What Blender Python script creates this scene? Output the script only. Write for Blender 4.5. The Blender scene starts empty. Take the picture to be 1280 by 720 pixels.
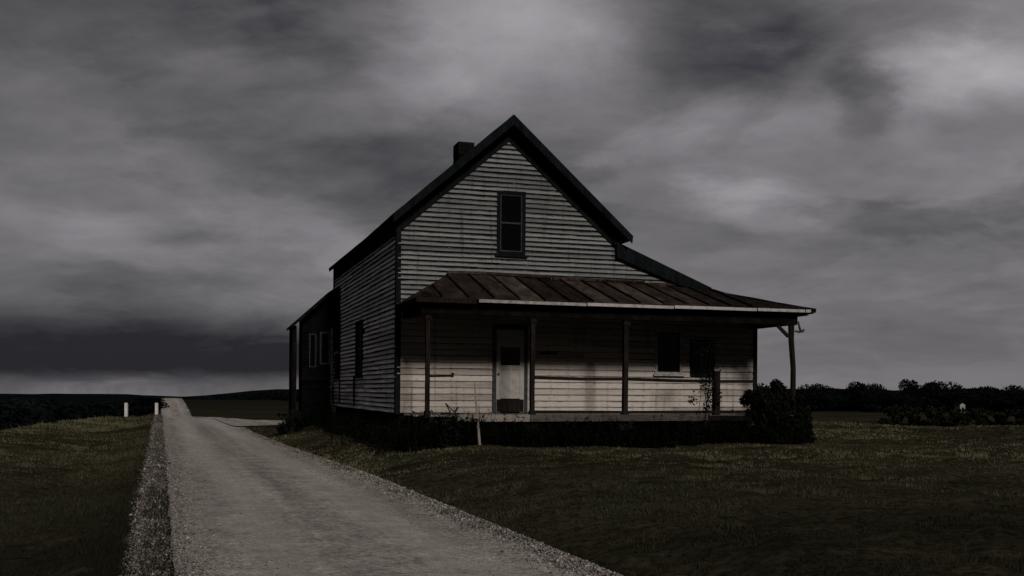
import bpy, math, random
import numpy as np
from mathutils import Vector, Matrix
R = math.radians
rnd = random.Random(7)
NP = np.random.default_rng(11)
sc = bpy.context.scene
COL = sc.collection

# ------------------------------------------------------------------ helpers
def link(o, parent=None):
    COL.objects.link(o)
    if parent is not None: o.parent = parent
    return o

def tag(o, label=None, cat=None, group=None, kind=None):
    if label: o['label'] = label
    if cat: o['category'] = cat
    if group: o['group'] = group
    if kind: o['kind'] = kind
    return o

def empty(name, loc, rz=0.0):
    o = bpy.data.objects.new(name, None); o.location = loc
    o.rotation_euler = (0, 0, rz); o.empty_display_size = .2
    return link(o)

class MB:
    """collects geometry, with one colour attribute value per face (r=random tone, g=across 0..1)"""
    def __init__(s): s.v = []; s.f = []; s.c = []
    def face(s, pts, c=None):
        n = len(s.v); s.v += [tuple(p) for p in pts]; s.f.append(tuple(range(n, n+len(pts))))
        if c is None: c = [(.5, .5, 0)]*len(pts)
        elif not isinstance(c, list): c = [c]*len(pts)
        s.c += c
    def box(s, a, b, c=(.5, .5, 0), j=0.0):
        x0, y0, z0 = a; x1, y1, z1 = b
        P = [(x, y, z) for z in (z0, z1) for y in (y0, y1) for x in (x0, x1)]
        if j: P = [tuple(q+rnd.uniform(-j, j) for q in p) for p in P]
        for q in ((0,2,3,1),(4,5,7,6),(0,1,5,4),(2,6,7,3),(0,4,6,2),(1,3,7,5)):
            s.face([P[i] for i in q], c)
    def bar(s, a, b, w, h=None, c=(.5, .5, 0), w2=None):
        """rectangular bar between two points"""
        h = h or w; w2 = w2 or w
        a = Vector(a); b = Vector(b); d = (b-a).normalized()
        up = Vector((0,0,1)) if abs(d.z) < .9 else Vector((1,0,0))
        s1 = d.cross(up).normalized(); s2 = s1.cross(d).normalized()
        P = []
        for p, k in ((a, 1.0), (b, w2/w)):
            for i, j in ((-1,-1),(1,-1),(1,1),(-1,1)):
                P.append(p+s1*(i*w/2*k)+s2*(j*h/2*k))
        for q in ((0,3,2,1),(4,5,6,7),(0,1,5,4),(1,2,6,5),(2,3,7,6),(3,0,4,7)):
            s.face([P[i] for i in q], c)
    def tube(s, pts, rad, n=7, c=(.5, .5, 0)):
        rings = []
        for i, p in enumerate(pts):
            p = Vector(p)
            d = (Vector(pts[min(i+1, len(pts)-1)])-Vector(pts[max(i-1, 0)])).normalized()
            up = Vector((0,0,1)) if abs(d.z) < .9 else Vector((1,0,0))
            s1 = d.cross(up).normalized(); s2 = s1.cross(d)
            r = rad[i] if isinstance(rad, (list, tuple)) else rad
            rings.append([p+s1*math.cos(2*math.pi*k/n)*r+s2*math.sin(2*math.pi*k/n)*r for k in range(n)])
        for a, b in zip(rings, rings[1:]):
            for k in range(n):
                s.face([a[k], a[(k+1) % n], b[(k+1) % n], b[k]], c)
        s.face(rings[0][::-1], c); s.face(rings[-1], c)
    def prism(s, top, t, c=(.5, .5, 0), d=(0,0,-1)):
        """slab: polygon 'top' extruded by t along d"""
        T = [Vector(p) for p in top]; B = [p+Vector(d)*t for p in T]; n = len(T)
        s.face(T, c); s.face(B[::-1], c)
        for i in range(n): s.face([T[i], B[i], B[(i+1) % n], T[(i+1) % n]], c)
    def build(s, name, mat, parent=None, off=(0,0,0), merge=False):
        me = bpy.data.meshes.new(name)
        v = [(x-off[0], y-off[1], z-off[2]) for x, y, z in s.v]
        me.from_pydata(v, [], s.f)
        ca = me.color_attributes.new('Col', 'FLOAT_COLOR', 'POINT')
        arr = np.ones((len(v), 4), 'f'); arr[:, :3] = np.array(s.c, 'f')
        ca.data.foreach_set('color', arr.ravel())
        me.materials.append(mat); me.update()
        o = bpy.data.objects.new(name, me)
        return link(o, parent)

def mesh_np(name, V, F, mat, parent=None, colr=None, smooth=False):
    """V (n,3), F (m,k) numpy"""
    me = bpy.data.meshes.new(name)
    n, (m, k) = len(V), F.shape
    me.vertices.add(n); me.vertices.foreach_set('co', V.astype('f').ravel())
    me.loops.add(m*k); me.loops.foreach_set('vertex_index', F.astype('i').ravel())
    me.polygons.add(m)
    me.polygons.foreach_set('loop_start', np.arange(0, m*k, k, dtype='i'))
    me.polygons.foreach_set('loop_total', np.full(m, k, 'i'))
    if smooth: me.polygons.foreach_set('use_smooth', np.ones(m, bool))
    me.update(calc_edges=True)
    if colr is not None:
        ca = me.color_attributes.new('Col', 'FLOAT_COLOR', 'POINT')
        a = np.ones((n, 4), 'f'); a[:, :colr.shape[1]] = colr
        ca.data.foreach_set('color', a.ravel())
    me.materials.append(mat)
    return link(bpy.data.objects.new(name, me), parent)

# ------------------------------------------------------------------ node helpers
class NT:
    def __init__(s, tree): s.t = tree; s.n = tree.nodes; s.l = tree.links
    def val(s, x, sock):
        if isinstance(x, (int, float)):
            sock.default_value = x
        elif isinstance(x, (tuple, list)):
            sock.default_value = tuple(x) if len(sock.default_value) == len(x) else tuple(x)+(1,)
        else: s.l.new(x, sock)
    def m(s, op, a, b=None, c=None, clamp=False):
        n = s.n.new('ShaderNodeMath'); n.operation = op; n.use_clamp = clamp
        s.val(a, n.inputs[0])
        if b is not None: s.val(b, n.inputs[1])
        if c is not None: s.val(c, n.inputs[2])
        return n.outputs[0]
    def noise(s, vec, scale, detail=4, rough=.55, dist=0.0, col=False):
        n = s.n.new('ShaderNodeTexNoise'); n.inputs['Scale'].default_value = scale
        n.inputs['Detail'].default_value = detail; n.inputs['Roughness'].default_value = rough
        n.inputs['Distortion'].default_value = dist
        if vec is not None: s.l.new(vec, n.inputs['Vector'])
        return n.outputs['Color' if col else 'Fac']
    def ramp(s, fac, stops, interp='LINEAR'):
        n = s.n.new('ShaderNodeValToRGB'); n.color_ramp.interpolation = interp
        e = n.color_ramp.elements
        while len(e) > 1: e.remove(e[-1])
        for i, (p, c) in enumerate(stops):
            if not isinstance(c, (tuple, list)): c = (c, c, c)
            if i == 0: el = e[0]; el.position = p
            else: el = e.new(p)
            el.color = tuple(c)+(1,)
        s.val(fac, n.inputs[0]); return n.outputs[0]
    def mix(s, fac, a, b, mode='MIX'):
        n = s.n.new('ShaderNodeMix'); n.data_type = 'RGBA'; n.blend_type = mode
        s.val(fac, n.inputs[0]); s.val(a, n.inputs[6]); s.val(b, n.inputs[7]); return n.outputs[2]
    def smooth(s, x, a, b):
        n = s.n.new('ShaderNodeMapRange'); n.interpolation_type = 'SMOOTHSTEP'
        s.val(x, n.inputs[0]); n.inputs[1].default_value = a; n.inputs[2].default_value = b
        return n.outputs[0]
    def mapping(s, vec, scale=(1,1,1), rot=(0,0,0), loc=(0,0,0)):
        n = s.n.new('ShaderNodeMapping'); s.l.new(vec, n.inputs[0])
        n.inputs['Location'].default_value = loc; n.inputs['Rotation'].default_value = rot
        n.inputs['Scale'].default_value = scale; return n.outputs[0]

def material(name, fn, rough=.85, spec=.2, bump=None):
    m = bpy.data.materials.new(name); m.use_nodes = True
    t = NT(m.node_tree); bs = m.node_tree.nodes['Principled BSDF']
    bs.inputs['Roughness'].default_value = rough
    bs.inputs['Specular IOR Level'].default_value = spec
    tc = t.n.new('ShaderNodeTexCoord'); 
    at = t.n.new('ShaderNodeAttribute'); at.attribute_name = 'Col'
    sep = t.n.new('ShaderNodeSeparateColor'); t.l.new(at.outputs['Color'], sep.inputs[0])
    r = fn(t, tc.outputs['Object'], sep.outputs[0], sep.outputs[1], sep.outputs[2])
    h = None; dist = .01
    if isinstance(r, tuple):
        if len(r) == 3: r, h, dist = r
        else: r, h = r
    t.val(r, bs.inputs['Base Color'])
    if h is not None:
        b = t.n.new('ShaderNodeBump'); b.inputs['Distance'].default_value = dist
        b.inputs['Strength'].default_value = .8
        t.l.new(h, b.inputs['Height']); t.l.new(b.outputs[0], bs.inputs['Normal'])
    return m

def solid(name, a, b, scale=6, rough=.85, spec=.2, stretch=(1,1,1)):
    def fn(t, o, r, g, bl):
        v = t.mapping(o, stretch)
        n = t.noise(v, scale, 5, .6)
        k = t.m('ADD', n, t.m('MULTIPLY', t.m('SUBTRACT', r, .5), .5))
        return t.ramp(k, [(.3, a), (.7, b)]), n, .004
    return material(name, fn, rough, spec)

def paint(name, clean, worn, wood, lo, hi, edge, warm=None):
    """old painted clapboard: Col.r = board tone, Col.g = height across the board"""
    def fn(t, o, r, g, bl):
        big = t.noise(o, .55, 4, .55)
        v = t.mapping(o, (1.2, 1.2, 26))
        v2 = t.mapping(o, (3, 3, 60))
        st = t.noise(v, 1.0, 6, .65)
        fine = t.noise(v2, 1.4, 5, .7)
        dirt = t.m('ADD', t.m('MULTIPLY', st, .5), t.m('MULTIPLY', big, .5))
        dirt = t.m('ADD', dirt, t.m('MULTIPLY', t.m('SUBTRACT', r, .5), .42))
        base = t.ramp(dirt, [(lo, worn), (hi, clean)])
        # shadow line of the board above painted high on each board, frayed like peeled paint
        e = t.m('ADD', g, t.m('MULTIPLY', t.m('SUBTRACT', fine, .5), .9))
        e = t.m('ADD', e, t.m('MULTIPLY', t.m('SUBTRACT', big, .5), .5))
        butt_shade = t.smooth(e, edge, edge+.35)
        c = t.mix(butt_shade, base, wood)
        # vertical rain streaks
        v3 = t.mapping(o, (9, 9, .5)); sn = t.noise(v3, 1.0, 4, .6)
        c = t.mix(t.m('MULTIPLY', t.smooth(sn, .52, .75), .55), c, wood)
        # bare knots / flaked patches
        pk = t.noise(t.mapping(o, (5, 5, 14)), 1.0, 5, .7)
        c = t.mix(t.smooth(pk, .6, .68), c, worn)
        return c, fine, .004
    return material(name, fn, .95, .02)

M = {}
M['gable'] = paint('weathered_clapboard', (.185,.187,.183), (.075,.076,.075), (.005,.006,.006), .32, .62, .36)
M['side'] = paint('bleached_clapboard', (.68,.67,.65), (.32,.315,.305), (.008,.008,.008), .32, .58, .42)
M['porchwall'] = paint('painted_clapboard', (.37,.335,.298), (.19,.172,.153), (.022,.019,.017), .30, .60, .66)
M['sheath'] = solid('dark_sheathing', (.002,.002,.002), (.0055,.0052,.0052), 4, .95, .0)
M['soffit'] = solid('near_black_ceiling_boards', (.003,.003,.0025), (.010,.008,.007), 5, .95, .0)  # near-black base tone for the porch ceiling and other boards
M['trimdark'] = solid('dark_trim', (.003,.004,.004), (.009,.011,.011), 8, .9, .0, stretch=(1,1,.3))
M['trimwhite'] = solid('flaking_white_trim', (.11,.10,.097), (.32,.30,.285), 9)
M['trimgrey'] = solid('grey_trim', (.07,.075,.072), (.17,.175,.17), 9)
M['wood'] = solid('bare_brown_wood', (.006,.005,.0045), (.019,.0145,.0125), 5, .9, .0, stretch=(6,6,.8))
M['deckwood'] = solid('greyed_deck_wood', (.09,.08,.07), (.18,.16,.14), 4, stretch=(.5,6,6))
M['wingtrim'] = solid('sooty_trim', (.012,.012,.012), (.035,.035,.034), 9)
M['rim'] = solid('dull_edge_board', (.02,.018,.016), (.065,.057,.05), 4, stretch=(.5,6,6))
M['glass'] = solid('black_window_glass', (.001,.001,.0012), (.002,.002,.002), 3, .07, .35)
M['roof'] = solid('old_black_shingle', (.003,.003,.003), (.010,.009,.0095), 7, .95, .0)
M['stone'] = solid('foundation_stone', (.005,.005,.004), (.014,.012,.011), 5, .95, .0)
M['brick'] = solid('sooty_brick', (.003,.003,.003), (.008,.007,.007), 9, .95, .0)
M['iron'] = solid('rusted_iron', (.015,.012,.011), (.05,.032,.025), 20, .7)
M['door'] = solid('faded_door_paint', (.15,.143,.132), (.26,.245,.225), 6)
M['marker'] = solid('white_post_paint', (.34,.34,.34), (.52,.52,.51), 12)
M['bark'] = solid('bark', (.006,.005,.0045), (.016,.013,.011), 6, .95, .0)

def f_tin(t, o, r, g, bl):
    n = t.noise(t.mapping(o, (2.2, .9, 2)), 1.6, 6, .65, .4)
    k = t.m('ADD', n, t.m('MULTIPLY', t.m('SUBTRACT', r, .5), .62))
    c = t.ramp(k, [(.2, (.004,.0035,.003)), (.45, (.020,.014,.012)), (.62, (.046,.034,.028)), (.82, (.085,.071,.06))])
    d = t.noise(o, 7, 5, .7)
    c = t.mix(t.smooth(d, .52, .66), c, (.028,.017,.013))
    return c, n, .01
M['tin'] = material('rusty_tin_sheet', f_tin, .85, .03)

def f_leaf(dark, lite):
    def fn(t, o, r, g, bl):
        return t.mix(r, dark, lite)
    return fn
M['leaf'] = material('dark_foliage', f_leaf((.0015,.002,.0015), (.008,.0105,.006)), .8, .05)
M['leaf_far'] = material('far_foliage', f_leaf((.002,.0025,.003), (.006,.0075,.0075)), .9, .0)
M['weed'] = material('weed_stems', f_leaf((.002,.0025,.0015), (.017,.018,.010)), .8, .05)
M['grass'] = material('grass_blades', lambda t, o, r, g, b: t.mix(g, t.mix(r, (.006,.0065,.0035), (.112,.114,.060)), t.mix(r, (.012,.009,.006), (.115,.090,.059))), .85, .05)

def f_ground(t, o, r, g, bl):
    far = t.n.new('ShaderNodeSeparateXYZ'); t.l.new(o, far.inputs[0])
    a = t.noise(t.mapping(o, (.10, .22, 1)), 1, 5, .6)
    b = t.noise(t.mapping(o, (.7, 1.8, 1)), 1, 6, .7)
    c = t.noise(o, 9, 6, .75)
    k = t.m('ADD', t.m('MULTIPLY', a, .5), t.m('MULTIPLY', b, .5))
    x = t.ramp(k, [(.36, (.010,.010,.006)), (.5, (.036,.034,.019)), (.62, (.07,.060,.037))])
    x = t.mix(t.ramp(c, [(.35, 1.0), (.62, 0.0)]), x, (.006,.006,.004))
    x = t.mix(t.smooth(far.outputs[1], 75, 190), x, (.012,.013,.010))
    return x, c, .03
M['ground'] = material('lawn_ground', f_ground, .95, .0)

def f_gravel(t, o, r, g, bl):
    vo = t.n.new('ShaderNodeTexVoronoi'); vo.inputs['Scale'].default_value = 26
    t.l.new(o, vo.inputs['Vector'])
    vs = t.n.new('ShaderNodeSeparateColor'); t.l.new(vo.outputs['Color'], vs.inputs[0])
    big = t.noise(t.mapping(t.mapping(o, (1,1,1), rot=(0,0,-R(19.3))), (1.5, .09, 1)), 1, 5, .6)
    mid = t.noise(o, 2.2, 6, .7)
    fine = t.noise(o, 70, 4, .8)
    k = t.m('ADD', t.m('MULTIPLY', big, .5), t.m('MULTIPLY', mid, .5))
    base = t.ramp(k, [(.36, (.15,.138,.125)), (.5, (.275,.257,.235)), (.64, (.42,.395,.36))])
    peb = t.ramp(vs.outputs[0], [(0, (.62,.60,.59)), (.5, (.97,.96,.95)), (1, (1.3,1.27,1.25))])
    x = t.mix(1.0, base, peb, 'MULTIPLY')
    x = t.mix(1.0, x, t.ramp(fine, [(.32, .62), (.6, 1.1)]), 'MULTIPLY')
    rp = t.mapping(t.mapping(o, (1,1,1), rot=(0,0,-R(-19.3)*-1)), (1,1,1)); rs_ = t.n.new('ShaderNodeSeparateXYZ'); t.l.new(rp, rs_.inputs[0])
    xx = t.m('ADD', rs_.outputs[0], t.m('MULTIPLY', t.m('SUBTRACT', mid, .5), .9))
    tr = t.m('ADD', t.m('EXPONENT', t.m('MULTIPLY', t.m('POWER', t.m('ABSOLUTE', t.m('DIVIDE', t.m('SUBTRACT', xx, 1.05), .34)), 2.0), -1.0)), t.m('EXPONENT', t.m('MULTIPLY', t.m('POWER', t.m('ABSOLUTE', t.m('DIVIDE', t.m('SUBTRACT', xx, 2.62), .36)), 2.0), -1.0)))
    x = t.mix(t.m('MULTIPLY', tr, .38), x, (.40,.38,.345))
    h = t.m('SUBTRACT', t.m('MULTIPLY', fine, .6), vo.outputs['Distance'])
    return x, h, .02
M['gravel'] = material('crushed_gravel', f_gravel, .95, .05)
M['dirt'] = solid('stony_dirt', (.035,.028,.022), (.13,.112,.095), 14)
M['stones'] = material('loose_stones', lambda t, o, r, g, b: t.ramp(r, [(0, (.025,.021,.017)), (.5, (.145,.13,.115)), (1, (.38,.355,.33))]), .9, .1)

# ------------------------------------------------------------------ site
TH = R(17.8); AX, AY = -2.742, 24.0; BASE = .30
cU = (math.cos(TH), math.sin(TH)); cV = (-math.sin(TH), math.cos(TH))
def h2w(u, v): return AX+u*cU[0]+v*cV[0], AY+u*cU[1]+v*cV[1]
def road_l(Y): return .115-.349*Y
def road_r(Y): return np.interp(Y, [-10, 8.7, 19.5, 29.2, 37, 60, 120, 180], [7.5, .86, -2.95, -6.75, -9.6, -17.3, -38.2, -59.0])
def sm(x, a, b):
    t = np.clip((x-a)/(b-a), 0, 1); return t*t*(3-2*t)
def prof(Y):
    return np.interp(Y, [-50, 52, 58, 70, 90, 103, 117, 140, 165, 180, 195, 230, 300, 900, 4000], [0, 0, -.08, -.75, -1.85, -1.95, -1.65, -1.0, -.45, -.30, -.7, -3, -7, -22, -125])
def wob(X, Y):
    return .05*np.sin(X*.9+Y*.37)+.04*np.sin(X*.31-Y*.83+1)+.03*np.sin(X*1.7+Y*1.3)
def H(X, Y):
    X = np.asarray(X, float); Y = np.asarray(Y, float)
    P = prof(Y); L = road_l(Y); Rr = road_r(Y)
    dl = L-X; dr = X-Rr
    # right: lawn plateau, then slowly falling fields
    lawn = .30*sm(dr, .15, 2.0)+wob(X, Y)*sm(dr, .6, 3)*.8
    fld = np.interp(Y, [44, 60, 120, 250, 600, 2500, 4000], [0, -.35, -1.2, -3.4, -9, -50, -90])
    zr_far = .30+fld+wob(X*.2, Y*.2)*2
    wfar = sm(dr, 14, 32)
    far_r = P*(1-wfar)+zr_far*wfar
    right = np.where(Y < 44, lawn, 0)+0
    k = sm(Y, 40, 50)
    drv = sm(Y, 38, 41)*(1-sm(Y, 53, 58))*(1-sm(X, -1, 4))      # bench for the side drive
    lawn = lawn*(1-drv)
    right = lawn*(1-k)+(far_r+.0*lawn)*k
    right = np.where(dr < 14, np.where(Y < 50, lawn*(1-k)+P*k, P*1.0-.10*sm(dr, 0, 2)*k), right)
    # left: narrow shoulder and verge, then the bank drops away
    edge = -17.5-.247*(Y-34.5)
    d2 = np.maximum(0, edge-X)
    left = -.14*sm(dl, .5, 1.4)*(1-sm(dl, 2.2, 4.5))+.10*sm(dl, 2.0, 5)*sm(Y, 6, 20)*(1-sm(Y, 40, 55))+wob(X, Y)*.6*sm(dl, .6, 2)
    left = left-np.minimum(.33*d2, 4.5+.002*Y)
    farl = P-np.minimum(.4*np.maximum(dl-.6, 0), 4.0)-0*Y
    kl = sm(Y, 58, 68)
    left = left*(1-kl)+farl*kl
    z = np.where(X < L, left, np.where(X > Rr, right, P))
    return z

# terrain sheet: fine near, coarse far
def axis(a, b, n, p=2.2):
    t = np.linspace(-1, 1, n); return np.sign(t)*np.abs(t)**p
tx = np.concatenate([-np.geomspace(2600, 46, 34), np.linspace(-44, 34, 300), np.geomspace(36, 2600, 36)])
ty = np.concatenate([-np.geomspace(300, 12, 10), np.linspace(-8, 66, 250), np.geomspace(67, 4000, 110)])
GX, GY = np.meshgrid(tx, ty)
GZ = H(GX, GY)
und = NP.normal(0, .018, GZ.shape)
on_road = (GX > road_l(GY)-.7) & (GX < road_r(GY)+.3)
nearm = (np.abs(GX) < 60) & (GY > -8) & (GY < 66)
GZ = GZ+np.where(nearm & ~on_road, und, 0)
GZ = GZ-np.where(on_road, .05, 0)
V = np.stack([GX.ravel(), GY.ravel(), GZ.ravel()], 1)
ny, nx = GX.shape
I = np.arange((ny-1)*(nx-1)); ri = I//(nx-1); ci = I % (nx-1); b = ri*nx+ci
F = np.stack([b, b+1, b+nx+1, b+nx], 1)
g = mesh_np('ground', V, F, M['ground'], smooth=True)
tag(g, kind='structure')

def sheet(name, ys, lf, rf, n, mat, dz, ragl=.0, ragr=.0, zf=None):
    rows = []
    for y in ys:
        k = min(1, 12/max(y, 1))
        a = lf(y)+ragl*(.6*math.sin(y*2.3)+.5*math.sin(y*5.1+1)+rnd.uniform(-.5, .5)*k)
        b_ = rf(y)+ragr*(.6*math.sin(y*1.9+2)+.5*math.sin(y*4.3)+rnd.uniform(-.5, .5)*k)
        xs = np.linspace(a, b_, n)
        rows.append(np.stack([xs, np.full(n, y), (zf(xs, y) if zf else H(xs, np.full(n, y)))+dz+.0006*max(0, y-30)], 1))
    Vv = np.concatenate(rows); m = len(ys)
    I = np.arange((m-1)*(n-1)); b = (I//(n-1))*n+I % (n-1)
    return mesh_np(name, Vv, np.stack([b, b+1, b+n+1, b+n], 1), mat, smooth=True)
ys = np.concatenate([np.arange(-9, 62, .22), np.arange(62, 215, 2.0)])
def road_z(xs, y):
    m = (road_l(y)+road_r(y))/2; w = max(.5, (road_r(y)-road_l(y))/2)
    q = (xs-m)/w
    return prof(y)+.035*(1-q*q)-.012*(np.exp(-((q-.45)/.16)**2)+np.exp(-((q+.45)/.16)**2))
rd = sheet('gravel_road', ys, lambda y: road_l(y)+.02, road_r, 20, M['gravel'], -.01, .05, .12, road_z)
tag(rd, kind='structure')
sh = sheet('gravel_shoulder', np.arange(-9, 66, .2), lambda y: road_l(y)-.44, lambda y: road_l(y)-.12, 8, M['dirt'], -.012, .09, .04)
tag(sh, kind='structure')
# side drive branching off behind the house
def drive_near(x): return np.interp(x, [-14, -11.2, -9, -4, 6, 30], [37.5, 41.5, 44.5, 46.5, 46, 42])
def drive_far(x): return np.interp(x, [-18, -14, -9, -4, 6, 30], [55, 52.5, 50.5, 50, 49.5, 45.5])
xs = np.arange(-17.2, 3, .5); rows = []
for x in xs:
    y0 = float(drive_near(x)) if x > -14 else 37.5; y1 = float(drive_far(x)); y0 = max(y0, (4.0-x)/.375+.3) if x < -10 else y0
    yy = np.linspace(min(y0, y1-.5), y1, 10)
    rows.append(np.stack([np.full(10, x), yy, H(np.full(10, x), yy)+.05], 1))
Vv = np.concatenate(rows); m = len(xs); I = np.arange((m-1)*9); b = (I//9)*10+I % 9
dv = mesh_np('side_drive', Vv, np.stack([b, b+10, b+11, b+1], 1), M['gravel'], smooth=True); tag(dv, kind='structure')

# ------------------------------------------------------------------ loose stones (stuff)
def stones(name, X, Y, S, label, tone=.5):
    n = len(X); Z = H(X, Y)
    base = np.array([(1,0,0),(0,1,0),(-1,0,0),(0,-1,0),(0,0,1),(0,0,-1)], float)
    tri = np.array([(0,1,4),(1,2,4),(2,3,4),(3,0,4),(1,0,5),(2,1,5),(3,2,5),(0,3,5)])
    a = NP.uniform(0, 6.28, n); ca, sa = np.cos(a), np.sin(a)
    P = base[None]*(1+NP.uniform(-.35, .35, (n, 6, 1)))
    P = P*np.stack([NP.uniform(.8, 1.3, n), NP.uniform(.6, 1, n), NP.uniform(.45, .8, n)], 1)[:, None]
    tl = NP.uniform(-.5, .5, n)[:, None]
    x = P[..., 0]*ca[:, None]-P[..., 1]*sa[:, None]; y = P[..., 0]*sa[:, None]+P[..., 1]*ca[:, None]; z = P[..., 2]+tl*P[..., 0]
    V = np.stack([x*S[:, None]+X[:, None], y*S[:, None]+Y[:, None], z*S[:, None]+Z[:, None]+(S*.25)[:, None]], 2)
    F = (tri[None]+6*np.arange(n)[:, None, None]).reshape(-1, 3)
    c = np.repeat(np.clip(NP.normal(tone, .25, n), 0, 1), 6)[:, None]*np.ones((1, 3))
    o = mesh_np(name, V.reshape(-1, 3), F, M['stones'], colr=c)
    tag(o, label, 'gravel', kind='stuff'); return o
def logY(n, a, b): return np.exp(NP.uniform(math.log(a), math.log(b), n))
n = 36000; Y = logY(n, 6.5, 63); t_ = NP.beta(1.6, 1.6, n)
X = road_l(Y)-.02-.40*t_+NP.normal(0, .04, n); S = NP.lognormal(math.log(.0115), .38, n)*np.clip(Y/13, .85, 1.4)
stones('shoulder_stones', X, Y, S, 'pale loose stones heaped on the shoulder left of the road', .29)
n = 46000; Y = logY(n, 6.5, 44); q = NP.uniform(0, 1, n)
w = road_r(Y)-road_l(Y)
side = NP.uniform(0, 1, n)
off = np.where(side < .36, .02+NP.exponential(.30, n), np.where(side < .82, w-NP.exponential(.26, n)+.12, q*w))
X = road_l(Y)+off; S = NP.lognormal(math.log(.0085), .36, n)*np.interp(Y, [8, 14, 22], [1.1, .85, .6])*np.where(side > .36, 1.25, 1)*np.clip(Y/13, .85, 1.4)
keep = (off > 0) & (off < w+.25)
stones('road_gravel', X[keep], Y[keep], S[keep], 'small grey stones scattered over the gravel road')

# ------------------------------------------------------------------ grass (stuff)
def fbm(X, Y, s, seed=0):
    r = np.random.default_rng(seed); out = np.zeros_like(X); amp = 1
    for o in range(4):
        G = r.uniform(-1, 1, (64, 64)); x = X*s*2**o+17; y = Y*s*2**o*1.0+31
        xi = np.floor(x).astype(int); yi = np.floor(y).astype(int); fx = x-xi; fy = y-yi
        fx = fx*fx*(3-2*fx); fy = fy*fy*(3-2*fy)
        g = lambda i, j: G[i % 64, j % 64]
        out += amp*((g(xi, yi)*(1-fx)+g(xi+1, yi)*fx)*(1-fy)+(g(xi, yi+1)*(1-fx)+g(xi+1, yi+1)*fx)*fy); amp *= .55
    return out
def in_house(X, Y, pad=0):
    dx = X-AX; dy = Y-AY; u = dx*cU[0]+dy*cU[1]; v = dx*cV[0]+dy*cV[1]
    return (u > -.1-pad) & (u < 9.7+pad) & (v > -1.9-pad) & (v < 11.2+pad)
def blades(name, X, Y, hgt, wid, tone, brown, label):
    n = len(X); Z = H(X, Y)-.015
    a = NP.uniform(0, 6.28, n); l = NP.normal(0, .45, (n, 2))*hgt[:, None]
    dx, dy = np.cos(a)*wid/2, np.sin(a)*wid/2
    P0 = np.stack([X-dx, Y-dy, Z], 1); P1 = np.stack([X+dx, Y+dy, Z], 1)
    P2 = np.stack([X+l[:, 0], Y+l[:, 1], Z+hgt], 1)
    V = np.stack([P0, P1, P2], 1).reshape(-1, 3); F = np.arange(3*n).reshape(-1, 3)
    c = np.stack([tone, brown, tone], 1); c = np.repeat(c, 3, 0)
    o = mesh_np(name, V, F, M['grass'], colr=c); tag(o, label, 'grass', kind='stuff'); return o
def grass(n, xa, xb, ya, yb, name, label, seed, hs=1.0):
    Y = logY(n, ya, yb); X = NP.uniform(0, 1, n)*((xb-xa)*Y)+xa*Y
    L = road_l(Y); Rr = road_r(Y)
    jl = .15*fbm(X, Y, 1.5, 5)+.08; jr = .24*fbm(X, Y, 1.1, 6)-.04+NP.exponential(.05, n)*0
    ok = (X < L-.58+jl) | ((X > Rr-.04+jr))
    thin = (X > L-.30) & (X < L+.0) & (NP.uniform(0, 1, n) < .8)    # the strip of weeds between shoulder and wheel track
    ok = (ok | thin | ((X > L-.55) & (X < L) & (NP.uniform(0, 1, n) < .10)) | ((X > Rr-.45) & (fbm(X, Y, 2.2, 9) > .55))) & ~in_house(X, Y)
    ok &= ~((X > -16) & (X < 2.6) & (Y > drive_near(X)-.2+jr) & (Y < drive_far(X)+.1))
    X, Y, L, Rr = X[ok], Y[ok], L[ok], Rr[ok]; n = len(X)
    p = fbm(X, Y*1.7, .28, seed); q = fbm(X, Y*2.2, 1.6, seed+1)
    tone = np.clip(.42+.30*p+.28*q+NP.normal(0, .2, n), 0, 1)
    tone = tone*np.where(X > Rr, np.interp(Y, [8, 12, 16, 21, 33, 38.5, 40.5, 43], [.14, .36, .72, 1.05, 1.0, 1.25, 1.2, .30]), np.interp(Y, [8, 14, 22, 34], [.10, .26, .72, 1.1])*np.interp(L-X, [.6, 2.2], [.55, 1.0]))  # tone falls toward the camera: vignette-like darkening put into the blade colour
    brown = np.clip(.36+.45*fbm(X, Y*1.5, .45, seed+2)+NP.normal(0, .25, n), 0, 1)
    h = (.022+.026*np.clip(q+.3, 0, 1.2)+.03*np.clip(p, 0, 1))*NP.uniform(.5, 1.35, n)*hs*np.clip(Y/28, 1, 1.5)*np.where(NP.uniform(0, 1, n) < .012, 2.2, 1)
    dl = L-X; near = (dl > 0) & (dl < 1.9); h = np.where(near, h*1.35, h)
    w = NP.uniform(.005, .010, n)*np.clip(Y/9, 1, 5)
    return blades(name, X, Y, h, w, tone, brown, label)
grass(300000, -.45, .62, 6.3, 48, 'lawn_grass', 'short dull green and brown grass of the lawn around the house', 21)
grass(130000, -.66, -.33, 6.3, 62, 'verge_grass', 'dark grass covering the verge left of the gravel shoulder', 41, 1.2)

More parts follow.
